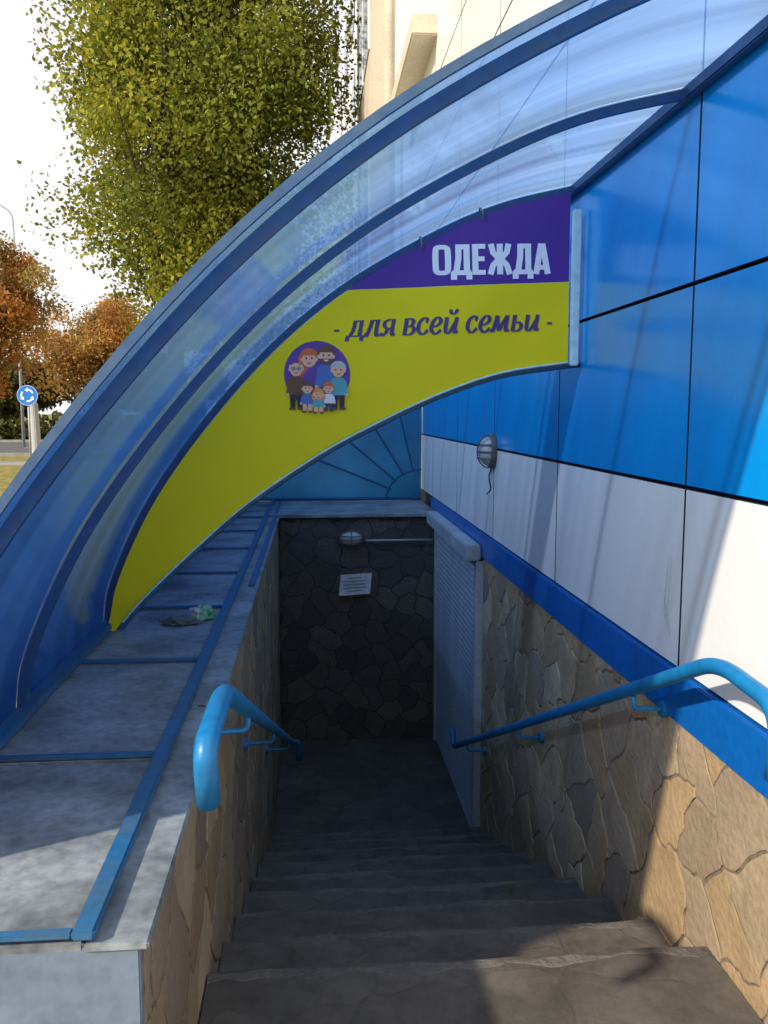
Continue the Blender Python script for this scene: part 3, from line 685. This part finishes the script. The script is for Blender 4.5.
tree('tree',(-8.3,34,0),(-7.9,34,3.9),(2.1,2,1.8),120,320,.062,[(.52,.28,.08),(.46,.22,.07),(.50,.33,.10),(.36,.24,.08)],12,'rusty orange autumn tree across the lawn',.14,.7,14,.2)
tree('tree',(-17,50,0),(-17,50,3.0),(4,3,1.7),60,200,.15,[(.14,.12,.04),(.10,.10,.03)],14,'dark green tree across the road',.2,.9)
tree('tree',(-25,52,0),(-25,52,3.2),(4,3,1.8),60,200,.15,[(.18,.12,.04),(.10,.10,.03)],15,'dark brownish tree across the road',.2,.9)
tree('tree',(-10,54,0),(-10,54,3.2),(4,3,1.8),60,200,.15,[(.14,.12,.03),(.08,.09,.03)],16,'dark green tree across the road',.2,.9)
rng=np.random.default_rng(3); b=MB()
for k in range(5000):
    x=rng.uniform(-45,-6);y=47+rng.uniform(-.6,.6);z=abs(rng.normal())*.55; z=min(z,1.6); s=.13; a=rng.normal(size=3)*s; c=rng.normal(size=3)*s
    p=np.array((x,y,z)); b.add([p-a,p-c,p+a,p+c],[(0,1,2,3)],0,tuple(np.array((.08,.085,.03))*rng.uniform(.5,1.6)))
b.obj('hedge',M_leaf,usecol=True,kind='stuff')

# ---------------------------------------------------------------- road sign, poles
sx_,sy_,sz_=-7.55,23.6,1.94; q_=.76
rs=empty('road_sign',(sx_,sy_,0),label='round blue roundabout sign on a post beside the road',category='sign')
M_sb=flat('sign_blue',(.01,.20,.72),.4)
b=MB(); b.tube([(sx_,sy_+.05,0),(sx_,sy_+.05,2.15)],.025,10); PP(b.obj('post',M_galv,smooth=True),rs)
b=MB(); n=32; b.add([(sx_+.36*q_*math.cos(2*math.pi*k/n),sy_+dy,sz_+.36*q_*math.sin(2*math.pi*k/n)) for dy in (0,.02) for k in range(n)],[tuple(range(n)),tuple(range(n,2*n))[::-1]]+[(k,(k+1)%n,n+(k+1)%n,n+k) for k in range(n)]); PP(b.obj('disc',M_sb),rs)
b=MB()
for q in range(3):
    vs=[];fs=[];th0=q*120+20
    for k in range(9):
        th=R(th0+k*8)
        for r in (.17*q_,.235*q_): vs.append((sx_+r*math.cos(th),sy_-.004,sz_+r*math.sin(th)))
    for k in range(8): fs.append((2*k,2*k+1,2*k+3,2*k+2))
    b.add(vs,fs); th=R(th0+63); te=R(th0+95)
    b.add([(sx_+.12*q_*math.cos(th),sy_-.005,sz_+.12*q_*math.sin(th)),(sx_+.29*q_*math.cos(th),sy_-.005,sz_+.29*q_*math.sin(th)),(sx_+.2*q_*math.cos(te),sy_-.005,sz_+.2*q_*math.sin(te))],[(0,1,2)])
n=32; vs=[];fs=[]
for k in range(n):
    th=2*math.pi*k/n
    for r in (.340*q_,.352*q_): vs.append((sx_+r*math.cos(th),sy_-.004,sz_+r*math.sin(th)))
for k in range(n): k2=(k+1)%n; fs.append((2*k,2*k+1,2*k2+1,2*k2))
b.add(vs,fs); PP(b.obj('arrows',M_letw,label='three white circling arrows and white rim'),rs)
cp=empty('concrete_post',(-7.52,24.1,0),label='thick grey concrete post standing behind the road sign',category='post')
M_pgrey=paint('post_grey',(.48,.49,.50),.8,.3,5,bump=.2)
b=MB(); b.tube([(-7.52,24.1,0),(-7.55,24.1,1.72)],[.135,.105],14); b.tube([(-7.55,24.1,1.72),(-7.55,24.1,1.80)],[.105,.05],14); PP(b.obj('shaft',M_pgrey),cp)
sl=empty('street_lamp',(-12.4,38,0),label='tall grey street lamp beside the road',category='lamp')
b=MB(); b.tube([(-12.4,38,0),(-12.4,38,9.2)],[.07,.045],12); b.tube(catmull([(-12.4,38,9.1),(-12.5,38,9.8),(-13.4,38,10.4)],6),.035,8); PP(b.obj('pole',M_pgrey,smooth=True),sl)
PP(boxobj('lamp_head',-14.1,-13.3,37.85,38.15,10.36,10.5,M_galv,None,.04),sl)

# ---------------------------------------------------------------- light, world, camera
s=Vector((-.78,-.50,.66)).normalized()
w=bpy.data.worlds.new('World'); sc.world=w; w.use_nodes=True; nt=w.node_tree; nt.nodes.clear(); N=nt.nodes; L=nt.links
out=N.new('ShaderNodeOutputWorld'); bg=N.new('ShaderNodeBackground'); sky=N.new('ShaderNodeTexSky'); sky.sky_type='NISHITA'; sky.sun_disc=False
sky.sun_elevation=math.asin(s.z); sky.sun_rotation=math.atan2(s.x,s.y); sky.dust_density=3; sky.air_density=1.2
tc=N.new('ShaderNodeTexCoord'); sp=N.new('ShaderNodeSeparateXYZ'); L.new(tc.outputs['Generated'],sp.inputs[0])
mr=N.new('ShaderNodeMapRange'); mr.inputs[1].default_value=.3; mr.inputs[2].default_value=.9; mr.inputs[3].default_value=.9; mr.inputs[4].default_value=.1; mr.interpolation_type='SMOOTHSTEP'; L.new(sp.outputs[2],mr.inputs[0])
mx=N.new('ShaderNodeMix'); mx.data_type='RGBA'; L.new(mr.outputs[0],mx.inputs[0]); L.new(sky.outputs[0],mx.inputs[6]); mx.inputs[7].default_value=(8.3,8.4,8.6,1)
L.new(mx.outputs[2],bg.inputs[0]); bg.inputs[1].default_value=.14; L.new(bg.outputs[0],out.inputs[0])
l=bpy.data.lights.new('sun','SUN'); l.energy=5; l.angle=R(1.5); l.color=(1,.92,.78); lo=bpy.data.objects.new('sun',l); COL.objects.link(lo); lo.rotation_euler=s.to_track_quat('Z','Y').to_euler()
cam=bpy.data.cameras.new('camera'); co=bpy.data.objects.new('camera',cam); COL.objects.link(co); co.location=(0,0,H); co.rotation_euler=(R(90-6.71),0,R(-4.84))
cam.sensor_fit='VERTICAL'; cam.sensor_height=36; cam.lens=29.88; cam.clip_start=.05; cam.clip_end=2000
sc.camera=co
sc.view_settings.view_transform='Standard'; sc.view_settings.look='None'; sc.view_settings.exposure=0
